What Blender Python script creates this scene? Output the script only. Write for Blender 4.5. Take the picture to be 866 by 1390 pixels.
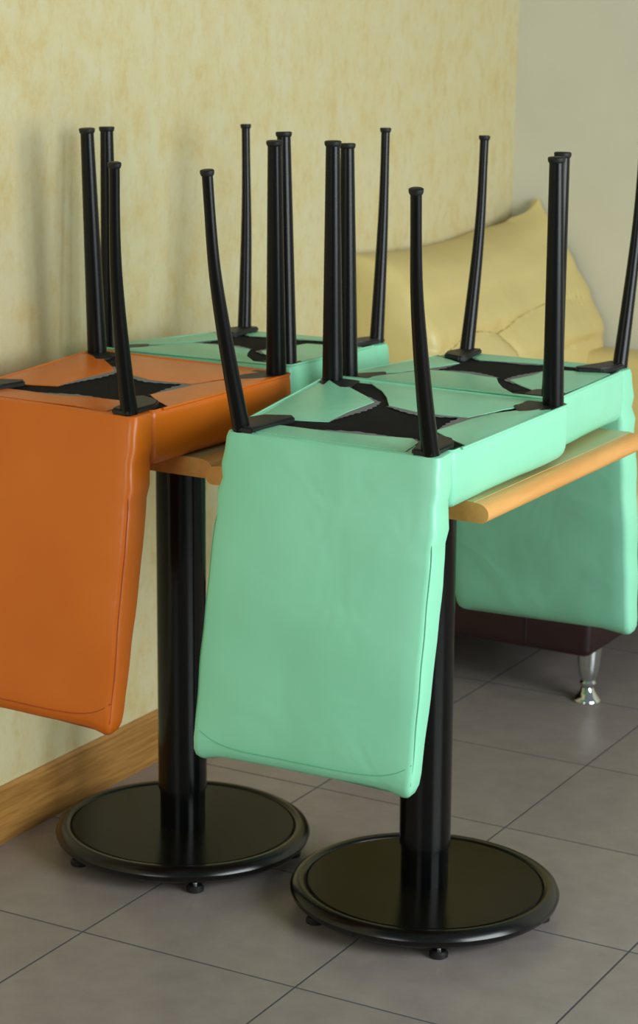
import bpy, bmesh, math, random
from mathutils import Vector, Matrix, noise
random.seed(4)
for o in list(bpy.data.objects): bpy.data.objects.remove(o)
scn = bpy.context.scene
COL = scn.collection
R = math.radians

# ------------------------------------------------------------------ camera
F, YAW, PITCH, ROLL = 3062.3, 0.4963025, 0.2179911, 0.0227266
CAM = Vector((1.97305, -2.86299, 1.53714))
fw = Vector((-math.sin(YAW)*math.cos(PITCH), math.cos(YAW)*math.cos(PITCH), -math.sin(PITCH)))
rt = Vector((math.cos(YAW), math.sin(YAW), 0)); up = rt.cross(fw)
rt2 = rt*math.cos(ROLL)+up*math.sin(ROLL); up2 = up*math.cos(ROLL)-rt*math.sin(ROLL)
cd = bpy.data.cameras.new('camera'); cam = bpy.data.objects.new('camera', cd); COL.objects.link(cam)
m = Matrix((rt2, up2, -fw)).transposed().to_4x4(); m.translation = CAM
cam.matrix_world = m
cd.sensor_fit = 'VERTICAL'; cd.sensor_height = 36.0; cd.lens = 36.0*F/1390.0
cd.shift_x = 0.0; cd.shift_y = -(695-650)/1390.0
cd.clip_start = .05; cd.clip_end = 60
cd.dof.use_dof = True; cd.dof.focus_distance = 3.15; cd.dof.aperture_fstop = 9.0
scn.camera = cam

# ------------------------------------------------------------------ world, window daylight and added front fill
w = bpy.data.worlds.new('world'); scn.world = w; w.use_nodes = True
bg = w.node_tree.nodes['Background']; bg.inputs[0].default_value = (.80, .90, .92, 1); bg.inputs[1].default_value = .22
def area(name, loc, target, sx, sy, power, col):
    l = bpy.data.lights.new(name, 'AREA'); l.shape = 'RECTANGLE'; l.size = sx; l.size_y = sy
    l.energy = power; l.color = col
    o = bpy.data.objects.new(name, l); COL.objects.link(o); o.location = loc
    d = Vector(target)-Vector(loc); o.rotation_euler = d.to_track_quat('-Z', 'Y').to_euler()
    return o
area('window_daylight', (3.7, -.25, 1.55), (.2, .5, .75), 2.2, 1.7, 136, (.92, .99, 1.0))
area('front_fill', (.2, -4.6, 2.1), (0, .5, .8), 2.2, 1.6, 50, (.95, 1.0, .95))  # added fill to brighten the camera-facing sides, no known source there
scn.view_settings.view_transform = 'Standard'; scn.view_settings.look = 'None'
scn.view_settings.gamma = 1; scn.view_settings.use_curve_mapping = False
scn.view_settings.exposure = 0.0

# ------------------------------------------------------------------ materials
def lin(c):
    return tuple(((x/255)/12.92 if x/255 <= .04045 else ((x/255+.055)/1.055)**2.4) for x in c)+(1,)
def mat(name, col, rough=.5, metal=0, spec=.5, coat=0):
    mt = bpy.data.materials.new(name); mt.use_nodes = True
    b = mt.node_tree.nodes['Principled BSDF']
    b.inputs['Base Color'].default_value = lin(col); b.inputs['Roughness'].default_value = rough
    b.inputs['Metallic'].default_value = metal; b.inputs['Specular IOR Level'].default_value = spec
    b.inputs['Coat Weight'].default_value = coat; b.inputs['Coat Roughness'].default_value = .15
    return mt, mt.node_tree, b
def nd(nt, t, **k):
    n = nt.nodes.new(t)
    for a, v in k.items(): setattr(n, a, v)
    return n
def noise_mix(nt, b, c1, c2, scale, detail=4, lo=.35, hi=.65, mapscale=(1, 1, 1), rough=.5, coord='Object'):
    tc = nd(nt, 'ShaderNodeTexCoord'); mp = nd(nt, 'ShaderNodeMapping'); mp.inputs['Scale'].default_value = mapscale
    n = nd(nt, 'ShaderNodeTexNoise'); n.inputs['Scale'].default_value = scale; n.inputs['Detail'].default_value = detail
    n.inputs['Roughness'].default_value = rough
    r = nd(nt, 'ShaderNodeValToRGB'); r.color_ramp.elements[0].position = lo; r.color_ramp.elements[1].position = hi
    r.color_ramp.elements[0].color = lin(c1); r.color_ramp.elements[1].color = lin(c2)
    L = nt.links.new
    L(tc.outputs[coord], mp.inputs[0]); L(mp.outputs[0], n.inputs['Vector']); L(n.outputs[0], r.inputs[0])
    return tc, mp, n, r
def bump(nt, b, src, strength, dist=.01, prev=None):
    bp = nd(nt, 'ShaderNodeBump'); bp.inputs['Strength'].default_value = strength; bp.inputs['Distance'].default_value = dist
    nt.links.new(src, bp.inputs['Height'])
    if prev: nt.links.new(prev.outputs[0], bp.inputs['Normal'])
    nt.links.new(bp.outputs[0], b.inputs['Normal']); return bp

def vinyl(name, c1, c2, rough, wr=.22):
    mt, nt, b = mat(name, c1, rough, 0, .5)
    tc, mp, n, r = noise_mix(nt, b, c1, c2, 5, 3, .3, .7)
    nt.links.new(r.outputs[0], b.inputs['Base Color'])
    n1 = nd(nt, 'ShaderNodeTexNoise'); n1.inputs['Scale'].default_value = 9; n1.inputs['Detail'].default_value = 2
    n1.inputs['Distortion'].default_value = .6
    n2 = nd(nt, 'ShaderNodeTexNoise'); n2.inputs['Scale'].default_value = 900; n2.inputs['Detail'].default_value = 2
    nt.links.new(tc.outputs['Object'], n1.inputs['Vector']); nt.links.new(tc.outputs['Object'], n2.inputs['Vector'])
    b1 = bump(nt, b, n1.outputs[0], wr, .012); bump(nt, b, n2.outputs[0], .08, .001, b1)
    return mt
GREEN = vinyl('mint_vinyl', (139, 219, 180), (147, 225, 188), .38)
ORANGE = vinyl('orange_vinyl', (216, 106, 12), (222, 114, 20), .33)
YELLOW = vinyl('yellow_vinyl', (211, 190, 124), (218, 198, 132), .42, .35)
GSEAM = mat('mint_seam', (104, 186, 148), .6)[0]
OSEAM = mat('orange_seam', (176, 74, 14), .6)[0]
YCREASE = mat('yellow_crease_shade', (150, 128, 66), .7)[0]  # darker yellow, painted shade for the creases of the sofa back
RAW = mat('raw_backing', (176, 180, 178), .9)[0]
DUST, nt, b = mat('black_webbing', (22, 18, 20), .85)
wv = nd(nt, 'ShaderNodeTexNoise'); wv.inputs['Scale'].default_value = 700
tcx = nd(nt, 'ShaderNodeTexCoord'); nt.links.new(tcx.outputs['Object'], wv.inputs['Vector']); bump(nt, b, wv.outputs[0], .3, .002)
BLACK, nt, b = mat('black_enamel', (5, 5, 6), .17, 0, .32)
tc, mp, n, r = noise_mix(nt, b, (5, 5, 6), (8, 8, 9), 30, 4)
nt.links.new(r.outputs[0], b.inputs['Base Color']); bump(nt, b, n.outputs[0], .05, .002)
BASEM, nt, b = mat('black_base_plate', (7, 7, 6), .2, 0, .09)
tc, mp, n, r = noise_mix(nt, b, (9, 9, 7), (14, 13, 9), 14, 5)
nt.links.new(r.outputs[0], b.inputs['Base Color'])
LEGM = mat('black_leg_paint', (6, 6, 7), .3, 0, .27)[0]
BRK = mat('black_bracket_paint', (13, 12, 13), .5)[0]
RIMM = mat('black_rim_enamel', (7, 7, 8), .22, 0, .45)[0]
RUBBER = mat('black_rubber', (12, 13, 14), .55)[0]
CHROME = mat('chrome', (215, 220, 222), .08, 1)[0]
MAROON = vinyl('maroon_vinyl', (31, 10, 11), (36, 12, 13), .5, .2)

def woodmat(name, c1, c2, rough, sc, ms):
    mt, nt, b = mat(name, c1, rough)
    tc, mp, n, r = noise_mix(nt, b, c1, c2, sc, 6, .35, .65, ms, .6)
    nt.links.new(r.outputs[0], b.inputs['Base Color']); bump(nt, b, n.outputs[0], .12, .002)
    return mt
WOOD = woodmat('edge_wood', (214, 150, 76), (226, 166, 92), .38, 6, (8, .8, 8))
LAMI = woodmat('top_laminate', (186, 164, 112), (196, 174, 122), .3, 5, (10, .7, 10))
SKIRT = woodmat('skirting_wood', (150, 104, 48), (182, 134, 70), .42, 7, (4, 1.2, 26))

# wallpaper: cream with ochre mottling
WPAP, nt, b = mat('mottled_wallpaper', (214, 204, 160), .75)
tc, mp, n, r = noise_mix(nt, b, (208, 188, 134), (212, 203, 162), 13, 9, .36, .58, (1, 1, .8), .75)
r.color_ramp.elements.new(.46).color = lin((211, 198, 151))
n2 = nd(nt, 'ShaderNodeTexNoise'); n2.inputs['Scale'].default_value = 34; n2.inputs['Detail'].default_value = 8; n2.inputs['Roughness'].default_value = .7
mp2 = nd(nt, 'ShaderNodeMapping'); mp2.inputs['Scale'].default_value = (1, 1, .6)
r2 = nd(nt, 'ShaderNodeValToRGB'); r2.color_ramp.elements[0].position = .5; r2.color_ramp.elements[1].position = .66
r2.color_ramp.elements[0].color = (0, 0, 0, 1); r2.color_ramp.elements[1].color = (1, 1, 1, 1)
mx = nd(nt, 'ShaderNodeMix', data_type='RGBA'); mx.inputs[7].default_value = lin((198, 174, 108))
ml = nd(nt, 'ShaderNodeMath', operation='MULTIPLY'); ml.inputs[1].default_value = .45
L = nt.links.new
L(tc.outputs['Object'], mp2.inputs[0]); L(mp2.outputs[0], n2.inputs['Vector']); L(n2.outputs[0], r2.inputs[0])
L(r2.outputs[0], ml.inputs[0]); L(ml.outputs[0], mx.inputs[0]); L(r.outputs[0], mx.inputs[6]); L(mx.outputs[2], b.inputs['Base Color'])
bump(nt, b, n2.outputs[0], .12, .003)
PLAIN, nt, b = mat('plain_wall_paint', (196, 194, 172), .8)
tc, mp, n, r = noise_mix(nt, b, (204, 201, 181), (212, 209, 189), 3, 4)
nt.links.new(r.outputs[0], b.inputs['Base Color'])

# floor tiles, 40 cm
TILE, nt, b = mat('floor_tile', (130, 118, 112), .33)
L = nt.links.new
tc = nd(nt, 'ShaderNodeTexCoord'); sp = nd(nt, 'ShaderNodeSeparateXYZ'); L(tc.outputs['Object'], sp.inputs[0])
def mth(op, a, bb=None, c=None):
    n = nd(nt, 'ShaderNodeMath', operation=op)
    for i, v in enumerate((a, bb, c)):
        if v is None: continue
        if isinstance(v, (int, float)): n.inputs[i].default_value = v
        else: L(v, n.inputs[i])
    return n.outputs[0]
def dist_line(s):
    f = mth('ABSOLUTE', mth('SUBTRACT', mth('FRACT', mth('ADD', mth('DIVIDE', s, .4), .5)), .5))
    return mth('MULTIPLY', f, .4)
dmin = mth('MINIMUM', dist_line(sp.outputs[0]), dist_line(sp.outputs[1]))
gm = nd(nt, 'ShaderNodeMapRange'); gm.inputs[1].default_value = .0011; gm.inputs[2].default_value = .0024
gm.inputs[3].default_value = 1; gm.inputs[4].default_value = 0; L(dmin, gm.inputs[0])
tx = mth('FLOOR', mth('DIVIDE', sp.outputs[0], .4)); ty = mth('FLOOR', mth('DIVIDE', sp.outputs[1], .4))
cmb = nd(nt, 'ShaderNodeCombineXYZ'); L(tx, cmb.inputs[0]); L(ty, cmb.inputs[1])
wn = nd(nt, 'ShaderNodeTexWhiteNoise', noise_dimensions='3D'); L(cmb.outputs[0], wn.inputs['Vector'])
nz = nd(nt, 'ShaderNodeTexNoise'); nz.inputs['Scale'].default_value = 16; nz.inputs['Detail'].default_value = 8
nz.inputs['Roughness'].default_value = .65; L(tc.outputs['Object'], nz.inputs['Vector'])
rp = nd(nt, 'ShaderNodeValToRGB'); rp.color_ramp.elements[0].position = .3; rp.color_ramp.elements[1].position = .7
rp.color_ramp.elements[0].color = lin((133, 124, 120)); rp.color_ramp.elements[1].color = lin((147, 138, 133))
L(nz.outputs[0], rp.inputs[0])
hv = nd(nt, 'ShaderNodeHueSaturation'); L(rp.outputs[0], hv.inputs['Color'])
L(mth('ADD', mth('MULTIPLY', wn.outputs[0], .08), .96), hv.inputs['Value'])
mg = nd(nt, 'ShaderNodeMix', data_type='RGBA'); L(gm.outputs[0], mg.inputs[0]); L(hv.outputs[0], mg.inputs[6])
mg.inputs[7].default_value = lin((70, 76, 80)); L(mg.outputs[2], b.inputs['Base Color'])
L(mth('ADD', mth('MULTIPLY', gm.outputs[0], .5), .36), b.inputs['Roughness'])
bump(nt, b, mth('SUBTRACT', 1.0, gm.outputs[0]), .6, .0015)

# ------------------------------------------------------------------ helpers
def link(name, bm, m_, parent=None, smooth=True, loc=None):
    me = bpy.data.meshes.new(name); bmesh.ops.recalc_face_normals(bm, faces=bm.faces)
    bm.to_mesh(me); bm.free(); me.materials.append(m_)
    if smooth:
        me.polygons.foreach_set('use_smooth', [True]*len(me.polygons))
        try: me.set_sharp_from_angle(angle=R(40))
        except Exception: pass
    o = bpy.data.objects.new(name, me); COL.objects.link(o)
    if parent: o.parent = parent
    if loc: o.location = loc
    return o
def empty(name, loc, label, cat, group=None):
    o = bpy.data.objects.new(name, None); COL.objects.link(o); o.location = loc; o.empty_display_size = .1
    o['label'] = label; o['category'] = cat
    if group: o['group'] = group
    return o
def struct(o): o['kind'] = 'structure'; return o
def box(bm, x0, x1, y0, y1, z0, z1):
    vs = [bm.verts.new((x, y, z)) for x in (x0, x1) for y in (y0, y1) for z in (z0, z1)]
    for f in ((0, 1, 3, 2), (4, 6, 7, 5), (0, 4, 5, 1), (2, 3, 7, 6), (0, 2, 6, 4), (1, 5, 7, 3)):
        bm.faces.new([vs[i] for i in f])
def bevel(bm, r, seg=3):
    bmesh.ops.bevel(bm, geom=list(bm.edges), offset=r, segments=seg, profile=.5, affect='EDGES')
def lathe(bm, prof, n=96, c=(0, 0), sh=0):
    rings = []
    for r_, z in prof:
        cx = c[0]-sh*z
        if r_ < 1e-6: rings.append([bm.verts.new((cx, c[1], z))])
        else: rings.append([bm.verts.new((cx+r_*math.cos(2*math.pi*i/n), c[1]+r_*math.sin(2*math.pi*i/n), z)) for i in range(n)])
    for a, b_ in zip(rings, rings[1:]):
        for i in range(n):
            j = (i+1) % n
            if len(a) == 1 and len(b_) == 1: continue
            if len(a) == 1: bm.faces.new((a[0], b_[i], b_[j]))
            elif len(b_) == 1: bm.faces.new((a[i], a[j], b_[0]))
            else: bm.faces.new((a[i], a[j], b_[j], b_[i]))
def loft(bm, rings, cap0=True, cap1=True):
    V = [[bm.verts.new(p) for p in r_] for r_ in rings]; n = len(V[0])
    for a, b_ in zip(V, V[1:]):
        for i in range(n):
            j = (i+1) % n; bm.faces.new((a[i], a[j], b_[j], b_[i]))
    if cap0: bm.faces.new(V[0][::-1])
    if cap1: bm.faces.new(V[-1])
    return V
def tube(bm, pts, rad, n=10, caps=True, flat=1.0):
    pts = [Vector(p) for p in pts]; rings = []; ref = None
    for i, p in enumerate(pts):
        t = (pts[min(i+1, len(pts)-1)]-pts[max(i-1, 0)]).normalized()
        if ref is None: ref = t.orthogonal().normalized()
        ref = (ref-t*ref.dot(t)).normalized(); b_ = t.cross(ref)
        r_ = rad[i] if isinstance(rad, (list, tuple)) else rad
        rings.append([p+(ref*math.cos(a)+b_*math.sin(a)*flat)*r_ for a in (2*math.pi*k/n for k in range(n))])
    loft(bm, rings, caps, caps)
def spline(pts, k=8):
    P = [Vector(p) for p in pts]; out = []
    for i in range(len(P)-1):
        p0 = P[max(i-1, 0)]; p1 = P[i]; p2 = P[i+1]; p3 = P[min(i+2, len(P)-1)]
        for j in range(k):
            t = j/k
            out.append(.5*((2*p1)+(p2-p0)*t+(2*p0-5*p1+4*p2-p3)*t*t+(3*p1-p0-3*p2+p3)*t**3))
    out.append(P[-1]); return out

# ------------------------------------------------------------------ room
WX = -.354; WY = 2.43
bm = bmesh.new(); box(bm, WX-.12, 4.4, -5.2, WY+.12, -.08, 0); struct(link('floor', bm, TILE, smooth=False))
bm = bmesh.new(); box(bm, WX-.12, WX, -5.2, WY, 0, 2.8); struct(link('wall_left', bm, WPAP, smooth=False))
bm = bmesh.new(); box(bm, WX-.12, 4.4, WY, WY+.12, 0, 2.8); struct(link('wall_back', bm, PLAIN, smooth=False))
bm = bmesh.new()
prof = [(0, 0), (.013, 0), (.013, .092), (.0095, .0945), (.0095, .098), (.005, .104), (0, .104)]
loft(bm, [[(WX+a, y, z) for a, z in prof] for y in (-5.2, WY)]); struct(link('baseboard_left', bm, SKIRT, smooth=False))
bm = bmesh.new()
loft(bm, [[(x, WY-a, z) for a, z in prof] for x in (WX+.013, 4.4)]); struct(link('baseboard_back', bm, SKIRT, smooth=False))

# ------------------------------------------------------------------ tables
def make_table(cx, cy, top_y0, top_y1, x0, x1, f0, label):
    t = empty('pedestal_table', (cx, cy, 0), label, 'table')
    lx0, lx1, ly0, ly1 = x0-cx, x1-cx, top_y0-cy, top_y1-cy
    # tabletop: wood core, bull-nosed long edges, flat cut ends
    pr = []
    def arc(cxx, czz, rx, rz, a0, a1, n=8):
        for k in range(n+1):
            a = R(a0+(a1-a0)*k/n); pr.append((cxx+rx*math.cos(a), czz+rz*math.sin(a)))
    arc(lx1-.022, .784, .022, .016, 90, 0); arc(lx1-.012, .782, .012, .012, 0, -90)
    arc(lx0+.012, .782, .012, .012, -90, -180); arc(lx0+.022, .784, .022, .016, 180, 90)
    bm = bmesh.new(); loft(bm, [[(a, y, z) for a, z in pr] for y in (ly0, ly1)])
    link('tabletop', bm, WOOD, t)
    bm = bmesh.new(); box(bm, lx0+.024, lx1-.024, ly0+.0006, ly1-.0006, .7995, .8008)
    o = link('laminate_surface', bm, LAMI, t, smooth=False); o['label'] = 'pale beige laminate sheet on the wooden top'
    SH = .018
    bm = bmesh.new(); lathe(bm, [(0, .115), (.0405, .115), (.0435, .116), (.0435, .752), (.0, .752)], 64, (0, 0), SH); link('pole', bm, BLACK, t)
    bm = bmesh.new(); lathe(bm, [(0, .046), (.0405, .046), (.0405, .118), (0, .118)], 64, (0, 0), SH); link('lower_sleeve', bm, BLACK, t)
    bm = bmesh.new(); box(bm, -.15, .12, -.03, .03, .752, .77); bevel(bm, .004, 2)
    box(bm, -.045, .015, -.2, .2, .756, .7695)
    link('top_spider', bm, BLACK, t)
    bm = bmesh.new()
    lathe(bm, [(0, .048), (.198, .048), (.2005, .0455), (.202, .044), (.202, .022), (0, .022)], 128)
    bp_ = link('base_plate', bm, BASEM, t)
    bm = bmesh.new()
    lathe(bm, [(.2015, .0225), (.2015, .0455), (.2035, .048), (.208, .0505), (.216, .050), (.2245, .045), (.2285, .0365), (.226, .028), (.219, .022), (.21, .02), (.2025, .021), (.2015, .0225)], 128)
    o = link('rolled_rim', bm, RIMM, t); o.parent = bp_; o['label'] = 'glossier rounded rim of the base'
    for k in range(5):
        a = R(f0+72*k); px, py = .2*math.cos(a), .2*math.sin(a)
        bm = bmesh.new(); lathe(bm, [(0, 0), (.013, 0), (.0155, .002), (.0155, .008), (.012, .0115), (0, .0118)], 24, (px, py)); f = link('levelling_foot', bm, RUBBER, t)
        bm = bmesh.new(); lathe(bm, [(0, .0115), (.005, .0115), (.005, .024), (0, .024)], 12, (px, py)); s = link('foot_bolt', bm, CHROME, t)
        s.parent = f
    return t
make_table(-.056, .400, .085, .715, -.293, .187, -124, 'black round-based cafe table with wooden top, beside the wallpapered wall under the orange chair')
make_table(.434, .388, .052, .682, .195, .675, -129, 'black round-based cafe table with wooden top, right one, under the large mint green chair')

# ------------------------------------------------------------------ chairs (turned upside down, seats on the tables)
def make_chair(o_, phi, pitch, lean, D, label, vin, seam_crease, group, wb=.17, wf=.21, lb=.065, tips=None, bt=.07):
    root = empty('dining_chair', o_, label, 'chair', group)
    root.rotation_mode = 'QUATERNION'
    M = Matrix.Rotation(-R(lean), 3, 'Y') @ Matrix.Rotation(R(phi), 3, 'Z') @ Matrix.Rotation(R(pitch), 3, 'X')
    root.rotation_quaternion = M.to_quaternion()
    H = .088; T0 = .056
    hw = lambda v: wb+(wf-wb)*v/D
    seed = random.random()*50
    def wr(p, a):   # soft wrinkles in the cover
        q = Vector(p)*11; q.x += seed
        return a*noise.noise(q)
    # --- seat cushion
    def outline(inset, v0, v1, n=12, rc=.012):
        pts = []
        cs = [(1, v0, -90, 0), (1, v1, 0, 90), (-1, v1, 90, 180), (-1, v0, 180, 270)]
        for s, v, a0, a1 in cs:
            rr = max(rc-inset, .003); cv = v+(rr+inset if v == v0 else -rr-inset)
            cu = s*(hw(v)-inset-rr)
            for k in range(7):
                a = R(a0+(a1-a0)*k/6); pts.append((cu+rr*math.cos(a), cv+rr*math.sin(a)))
        # resample the straight runs
        out = []
        for i in range(len(pts)):
            a, b_ = Vector(pts[i]), Vector(pts[(i+1) % len(pts)])
            L_ = (b_-a).length; k = max(1, int(L_/.016))
            for j in range(k): out.append(tuple(a.lerp(b_, j/k)))
        return out
    base = outline(0, T0-.012, D); c = Vector((0, D*.52))
    rings = []
    for ins, z in ((.12, 0), (.06, .0), (.03, .001), (.010, .003), (.004, .009), (.001, .018), (0, .04), (.001, .06), (.001, .076), (.002, .084), (.006, .0885), (.012, .086), (.02, .084), (.05, .083)):
        ring = []
        for (x, y) in base:
            p = Vector((x, y)); d = p-c; L_ = d.length
            # inset toward centre proportional
            q = c+d*(1-ins/max(L_, .05))
            zz = z
            k = max(0, min(1, (y-(D-.09))/.09)); zz += (1-z/H)*.003*k*k if z < .07 else 0
            k2 = 1-min(1, abs(z-.045)/.045)
            b_ = wr((x, y, z), .0035)*k2
            q = q+d.normalized()*(b_+.002*k2)
            ring.append((q.x, q.y, zz))
        rings.append(ring)
    bm = bmesh.new(); loft(bm, rings); seat = link('seat', bm, vin, root)
    # piping where the cover turns under
    bm = bmesh.new(); pp = [Vector((x*.994, y, .0885)) for x, y in base if y > T0+.004]
    # rotate list so it runs from one back corner around the front to the other
    i0 = max(range(len(base)), key=lambda i: (base[i][0] > 0)*10-base[i][1])
    order = base[i0:]+base[:i0]; pp = [(x*.992, y if y < D-.03 else y-.0015, .0875) for x, y in order if y > T0+.002]
    tube(bm, pp, .0022, 6); s_ = link('piping', bm, vin, root); s_.parent = seat
    # --- black webbing
    bm = bmesh.new(); ins = [(x*.93, c.y+(y-c.y)*.92) for x, y in base]
    bm.faces.new([bm.verts.new((x, y, .0862)) for x, y in ins]); bmesh.ops.solidify(bm, geom=list(bm.faces), thickness=.0012)
    link('webbing', bm, DUST, root, smooth=False)
    # --- folded vinyl flaps with pale raw edges
    k = D/.43
    flaps = [
        ([(-.160, .012), (.112, .012), (.110, .040), (.107, .070), (.09, .088), (.02, .074), (-.058, .064), (-.145, .066)], (3, 7)),
        ([(-.168, .105), (-.186, .27), (-.200, .418), (-.150, .375), (-.084, .312), (-.060, .285), (-.066, .20), (-.063, .128), (-.12, .108)], (4, 7)),
        ([(-.128, .418), (-.085, .370), (-.056, .324), (-.029, .272), (.032, .252), (.107, .258), (.135, .34), (.180, .418)], (3, 5)),
        ([(.175, .088), (.135, .118), (.10, .150), (.107, .20), (.116, .253), (.132, .308), (.165, .36), (.200, .418), (.193, .27)], (2, 5))]
    for poly, (a0, a1) in flaps:
        poly = [(x, y*k) for x, y in poly]
        cx_ = sum(p[0] for p in poly)/len(poly); cy_ = sum(p[1] for p in poly)/len(poly)
        bm = bmesh.new()
        # tessellated so that the flap can lie a bit unevenly
        vc = bm.verts.new((cx_, cy_, .0905))
        dense = []
        for i in range(len(poly)):
            a, b_ = Vector(poly[i]), Vector(poly[(i+1) % len(poly)])
            for j in range(4): dense.append(a.lerp(b_, j/4))
        mid = []; out = []
        for p in dense:
            out.append(bm.verts.new((p.x, p.y, .0885+wr((p.x, p.y, 1), .003)*.5)))
            q = p.lerp(Vector((cx_, cy_)), .45); mid.append(bm.verts.new((q.x, q.y, .0905+wr((q.x, q.y, 1), .004)*.5)))
        n = len(dense)
        for i in range(n):
            j = (i+1) % n; bm.faces.new((out[i], out[j], mid[j], mid[i])); bm.faces.new((mid[i], mid[j], vc))
        bmesh.ops.recalc_face_normals(bm, faces=bm.faces)
        bmesh.ops.solidify(bm, geom=list(bm.faces), thickness=.0014)
        fl = link('folded_flap', bm, vin, root)
        # serrated raw edge peeping out
        bm = bmesh.new(); top = []; 
        for i in range(a0, a1):
            a, b_ = Vector(poly[i]), Vector(poly[i+1]); m_ = max(2, int((b_-a).length/.007))
            for j in range(m_+(1 if i == a1-1 else 0)): top.append(a.lerp(b_, j/m_))
        A = []; B = []
        for i, p in enumerate(top):
            d = (p-Vector((cx_, cy_))).normalized(); e = .021 if i % 2 else .016
            e *= math.sin(math.pi*min(.9, max(.1, (i+.5)/len(top))))
            A.append(bm.verts.new((p.x-d.x*.006, p.y-d.y*.006, .0879))); B.append(bm.verts.new((p.x+d.x*e, p.y+d.y*e, .0879)))
        for i in range(len(A)-1): bm.faces.new((A[i], A[i+1], B[i+1], B[i]))
        bmesh.ops.solidify(bm, geom=list(bm.faces), thickness=.0008)
        e_ = link('raw_edge', bm, RAW, root, smooth=False); e_.parent = fl; e_['label'] = 'pale frayed backing along the flap edge'
    # --- backrest: hangs down past the table end
    ZB = -.392
    def vo(z):      # outer face position along v
        t = max(0, (H-z)/(H-ZB)); return -bt*t-.004*math.sin(math.pi*t)
    def th(z):
        t = (H-z)/(H-ZB); return T0+.006*math.sin(math.pi*min(1, t*1.2))-.012*t
    lv = [(H-.001, .012), (H, .006), (H-.002, .0015), (H-.010, 0)]
    z = H-.03
    while z > ZB+.04: lv.append((z, 0)); z -= .02
    lv += [(ZB+.030, .0), (ZB+.016, .001), (ZB+.007, .004), (ZB+.002, .009), (ZB, .016)]
    rings = []
    for z, ins in lv:
        t = (H-z)/(H-ZB); a = wb+.004*math.sin(math.pi*t)+.007*t; v0 = vo(z)+ins; v1 = vo(z)+th(z)-ins; a -= ins
        vc_ = (v0+v1)/2; hh = (v1-v0)/2; rr = min(.011, hh*.95); rr2 = rr
        ring = []
        loopc = [(-1, -1, 180, 270), (1, -1, -90, 0), (1, 1, 0, 90), (-1, 1, 90, 180)]
        pts = []
        for su, sv, a0, a1 in loopc:
            for q in range(5):
                an = R(a0+(a1-a0)*q/4); pts.append((su*(a-rr)+rr*math.cos(an), vc_+sv*(hh-rr)+rr*math.sin(an)))
            if su == -1 and sv == -1: run = [(-1+2*q/16, -1) for q in range(1, 16)]
            elif su == 1 and sv == 1: run = [(1-2*q/16, 1) for q in range(1, 16)]
            else: run = []
            for uu, s2 in run: pts.append((uu*(a-rr), vc_+s2*hh))
        for (x, y) in pts:
            f = 1-abs(x/max(a, .01))**3; tt = math.sin(math.pi*min(1, max(0, t)))**.5
            pf = .007*max(0, f)*tt*(1-ins/.016)
            y2 = y+(-pf if y < vc_ else pf*.6)
            wk = 1 if 0 < t < 1 else 0
            # gathered folds where seat and back meet
            fold = .0026*math.exp(-((z+.0)/.035)**2)*math.sin(42*z*3+x*20)*(abs(x)/a)**6
            # bottom corners stand out a little
            ear = .010*math.exp(-((z-ZB)/.05)**2)*(abs(x)/max(a, .01))**10
            x2 = x*(1+(wr((0, y, z*1.5), .0025)+fold*2)/max(a, .01)*wk)
            # bottom edge sags between the corners is reversed: the corners reach lowest
            z2 = z-ear*.8
            ring.append((x2, y2+wr((x, y, z), .0022)*wk-ear*.5, z2))
        rings.append(ring)
    bm = bmesh.new(); loft(bm, rings); back = link('backrest', bm, vin, root)
    # stitched seams: down both outer edges and an arc above the lower edge
    bm = bmesh.new()
    for s in (-1, 1):
        pts = []
        for q in range(25):
            z = -.035-(-.035-(ZB+.015))*q/24; t = (H-z)/(H-ZB); a = wb+.004*math.sin(math.pi*t)+.007*t
            fd = .0026*math.exp(-(z/.035)**2)*math.sin(126*z+s*a*20)
            pts.append((s*(a-.0030+wr((0, vo(z), z*1.5), .0025)+2*fd*.9), vo(z)+.0028+wr((s*a, vo(z), z), .0022), z))
        tube(bm, pts, .0010, 5)
    pts = []
    for q in range(33):
        x = (-1+2*q/32); z = ZB+.020+.026*x**6; t = (H-z)/(H-ZB); a = wb+.004*math.sin(math.pi*t)+.007*t
        xx = x*(a-.004); f = 1-abs(xx/a)**3; pf = .007*max(0, f)*math.sin(math.pi*t)**.5
        ear = .010*math.exp(-((z-ZB)/.05)**2)*(abs(xx)/a)**10
        pts.append((xx, vo(z)-pf+.0006+wr((xx, vo(z), z), .0022)-ear*.5+(.0025 if abs(x) > .96 else 0), z))
    tube(bm, pts, .0011, 5)
    sm = link('seam_crease', bm, seam_crease, root); sm.parent = back
    # --- frame: corner brackets and legs
    bx = 0
    for s, fr in ((-1, 0), (1, 0), (-1, 1), (1, 1)):
        u = s*(hw(D if fr else 0)-.020)+bx; v = (D-.022) if fr else .014
        bm = bmesh.new()
        if fr: P = [(u+s*.013, v+.012), (u+s*.010, v-.030), (u-s*.010, v-.060), (u-s*.030, v-.075), (u-s*.052, v-.040), (u-s*.045, v+.010)]
        else: P = [(u+s*.010, v-.014), (u+s*.015, v+.050), (u+s*.003, v+.078), (u-s*.036, v+.096), (u-s*.046, v+.085), (u-s*.030, v+.020), (u-s*.024, v-.014)]
        fv = [bm.verts.new((x, y, .0865)) for x, y in P]; f = bm.faces.new(fv)
        r_ = bmesh.ops.extrude_face_region(bm, geom=[f])
        for vv in [g for g in r_['geom'] if isinstance(g, bmesh.types.BMVert)]: vv.co.z += .010 if not fr else .0028
        bmesh.ops.bevel(bm, geom=[e for e in bm.edges], offset=.0025, segments=2, affect='EDGES')
        link('corner_bracket', bm, BRK, root, smooth=True)
        tip = Vector((u, v, .47))
        key = ('B' if not fr else 'F')+('L' if s < 0 else 'R')
        off = (tips or {}).get(key, (0, 0))
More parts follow.
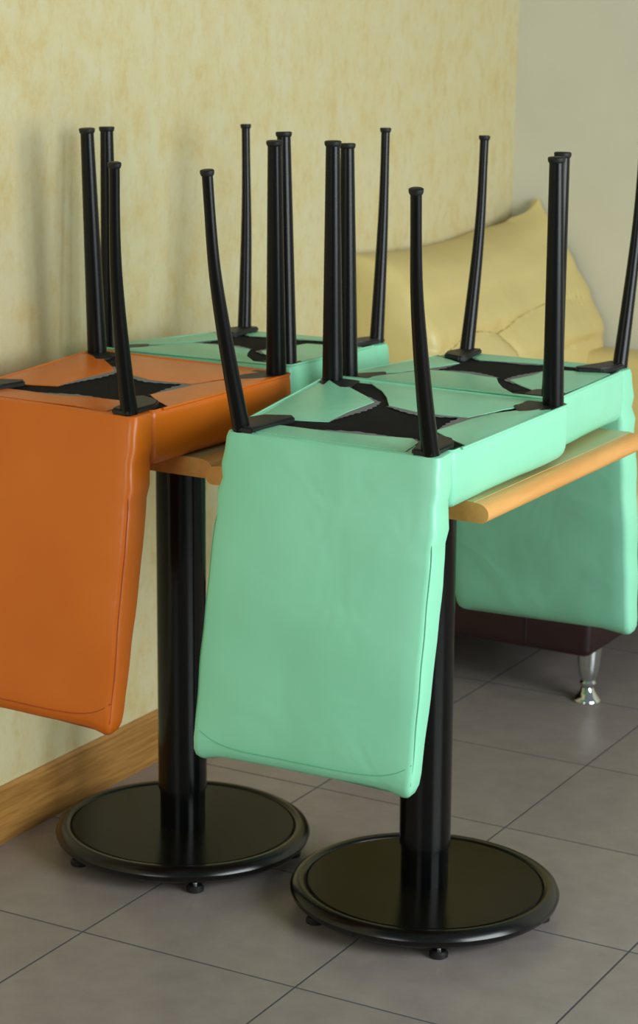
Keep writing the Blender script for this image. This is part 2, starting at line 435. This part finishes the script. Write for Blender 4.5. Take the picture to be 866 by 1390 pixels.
        if fr:
            a = Vector((u, v, .088)); b_ = Vector((u+s*.006+off[0], v+off[1], .47))
            pts = [a.lerp(b_, q/12) for q in range(13)]; rad = [.0170-.0056*q/12 for q in range(13)]
        else:
            ctrl = [(u, v, .088), (u+off[0]*.2, v-lb*.32+off[1]*.3, .17), (u+off[0]*.45, v-lb*.66+off[1]*.5, .265), (u+off[0]*.7, v-lb*.87+off[1]*.75, .35), (u+off[0], v-lb+off[1], .47)]
            pts = spline(ctrl, 6); n = len(pts); rad = [.0134-.0055*min(1, q/(n-1)*1.15) for q in range(n)]
        bm = bmesh.new(); tube(bm, pts, rad, 20); lg = link('leg', bm, LEGM, root)
        d = (pts[-1]-pts[-2]).normalized(); e = pts[-1]; r1 = rad[-1]
        bm = bmesh.new(); tube(bm, [e-d*.0045, e-d*.004, e-d*.001, e+d*.003, e+d*.0042], [r1+.0002, r1+.0010, r1+.0022, r1+.0024, r1+.0008], 20)
        cp = link('foot_cap', bm, RUBBER, root); cp.parent = lg
    return root
G1 = None
make_chair((.4755, -.066, .799), 3.6, 1.4, -.8, .44, 'large mint green upholstered chair upside down, its backrest hanging nearest the camera', GREEN, GSEAM, None, lb=.08, bt=.082,
           tips=dict(BL=(-.020, 0), BR=(.006, -.022), FL=(-.004, 0), FR=(-.018, -.006)))
make_chair((-.036, -.054, .799), -.5, 1.2, -.2, .43, 'orange upholstered chair upside down on the table beside the wall', ORANGE, OSEAM, None, lb=.06, bt=.085, wf=.20, wb=.172,
           tips=dict(FL=(-.003, -.012), FR=(-.007, -.012), BR=(.019, -.004)))
make_chair((.441, .800, .8005), 177, .6, 1.2, .385, 'mint green upholstered chair upside down on the right, backrest hanging before the maroon sofa base', GREEN, GSEAM, None, lb=.05, bt=.05,
           tips=dict(BL=(-.008, 0)))
make_chair((-.020, .785, .8005), 175, 1.6, 1.8, .385, 'mint green chair upside down behind the orange chair, mostly hidden, only seat and legs showing', GREEN, GSEAM, None, wb=.168, lb=.02, bt=.05,
           tips=dict(FL=(.016, 0), BR=(.013, 0)))

# ------------------------------------------------------------------ sofa
sofa = empty('sofa', (-.03, 1.95, 0), 'yellow padded sofa with dark maroon base and chrome feet, in the corner of the room', 'sofa')
ox, oy = -.03, 1.95
def put(name, bm, m_, par=sofa, **k):
    for v in bm.verts: v.co.x -= ox; v.co.y -= oy
    return link(name, bm, m_, par, **k)
bm = bmesh.new(); box(bm, -.335, .28, 1.50, 2.41, .125, .33); bevel(bm, .018, 4); base_o = put('base', bm, MAROON)
bm = bmesh.new(); tube(bm, [(.13, 1.499, .14), (.13, 1.499, .32)], .0016, 6); s_ = put('base_seam', bm, mat('maroon_seam', (28, 10, 12), .8)[0]); s_.parent = base_o
bm = bmesh.new(); box(bm, -.335, .29, 1.60, 2.30, .325, .44); bevel(bm, .03, 5); put('seat_cushion', bm, YELLOW)
for y0, y1 in ((1.49, 1.60), (2.28, 2.41)):
    bm = bmesh.new(); box(bm, -.335, .30, y0, y1, .325, .655 if y0 > 2 else .52); bevel(bm, .028, 5); put('armrest', bm, YELLOW)
# puffy back with an upturned far corner
NY, NZ = 150, 80
def prof_x(z):
    P = [(.40, -.10), (.50, -.10), (.58, -.085), (.64, -.066), (.70, -.066), (.78, -.105), (.86, -.16), (.94, -.222), (1.0, -.262), (1.05, -.29)]
    for (a, xa), (b_, xb) in zip(P, P[1:]):
        if z <= b_:
            t = (z-a)/(b_-a); t = t*t*(3-2*t)*.5+t*.5; return xa+(xb-xa)*t
    return P[-1][1]
grooves = []
def top_z(s):
    return .955-.020*math.sin(math.pi*min(1, s*1.1))+.010*max(0, (s-.6)/.4)+.050*max(0, (s-.82)/.18)**3.2
y0, y1 = 1.47, 2.415
dimple = (2.13, .70)
lines = [[(1.854, .749), (1.95, .772), (2.069, .784), (2.212, .789), (2.42, .775)], [(1.854, .749), (1.872, .715), (1.885, .69), (1.90, .62)], [(1.95, .62), (2.05, .652), (2.121, .673), (2.283, .682), (2.42, .675)], [(1.854, .749), (1.745, .768), (1.66, .768), (1.56, .74)], [(1.56, .74), (1.50, .755)], [(1.56, .74), (1.57, .66)]]
dl = [spline([(a, b_, 0) for a, b_ in l], 10) for l in lines]
def groove(y, z):
    d = 1e9
    for l in dl:
        for p in l: d = min(d, (p.x-y)**2+(p.y-z)**2)
    g = .009*math.exp(-d/(.009**2))+.007*math.exp(-d/(.045**2))
    for cy, cz in ((1.854, .749), (1.56, .74)): g += .015*math.exp(-((y-cy)**2+(z-cz)**2)/(.03**2))
    return g
bm = bmesh.new(); Fv = []; Bv = []
for i in range(NY+1):
    s = i/NY; y = y0+(y1-y0)*s; rf = []; rb = []
    zt = top_z(s)
    for j in range(NZ+1):
        t = j/NZ; z = .40+(zt-.40)*t
        edge = min(s, 1-s)*(y1-y0); roll = 1-math.sqrt(max(0, 1-max(0, 1-edge/.05)**2))
        topr = 1-math.sqrt(max(0, 1-max(0, 1-(1-t)*(zt-.4)/.035)**2))
        xf = prof_x(z+(.0 if s > .7 else .0)*(1-s))
        xb = -.345
        th_ = xf-xb
        k_ = (1-.75*roll*(1 if s < .5 else .12))
        kt = 1-.7*topr*(1-max(0, min(1, (s-.90)/.10)))
        x = xb+.012+(th_-.012)*k_*kt-groove(y, z)*min(1, max(0, (2.44-y)/.12))+.006*noise.noise(Vector((y*5, z*5, 2)))
        rf.append(bm.verts.new((x, y, z))); k5 = max(0, min(1, (s-.78)/.2)); xb2 = xb+(max(xb, x-.018)-xb)*k5*t**5
        rb.append(bm.verts.new((xb2, y, z)) if 0 < j < NZ and 0 < i < NY else rf[-1])
    Fv.append(rf); Bv.append(rb)
for i in range(NY):
    for j in range(NZ):
        bm.faces.new((Fv[i][j], Fv[i+1][j], Fv[i+1][j+1], Fv[i][j+1]))
        q = [Bv[i][j], Bv[i][j+1], Bv[i+1][j+1], Bv[i+1][j]]
        u_ = []
        for v in q:
            if v not in u_: u_.append(v)
        if len(u_) > 2:
            try: bm.faces.new(u_)
            except ValueError: pass
bc = put('back_cushion', bm, YELLOW)
bm = bmesh.new()
for l in (dl[0], dl[1], dl[2], dl[3]):
    pts = [(prof_x(p.y)-groove(p.x, p.y)*min(1, max(0, (2.44-p.x)/.12))+.006*noise.noise(Vector((p.x*5, p.y*5, 2)))+.0006, p.x, p.y) for p in l if 1.58 < p.x < 2.355]
    tube(bm, pts, .0017, 6)
o = put('seam_crease', bm, YCREASE); o.parent = bc  # dark lines laid along the tuft creases, shade put into colour
for fx, fy in ((.242, 1.595), (.242, 2.33), (-.26, 1.595), (-.26, 2.33)):
    bm = bmesh.new()
    lathe(bm, [(0, 0), (.029, 0), (.031, .003), (.030, .007), (.024, .013), (.017, .024), (.0135, .032), (.0165, .036), (.0185, .043), (.0150, .049), (.0165, .053), (.021, .062), (.0235, .080), (.0255, .100), (.028, .128), (0, .128)], 40, (fx, fy))
    f_ = put('foot', bm, CHROME); f_['label'] = 'turned chrome foot'
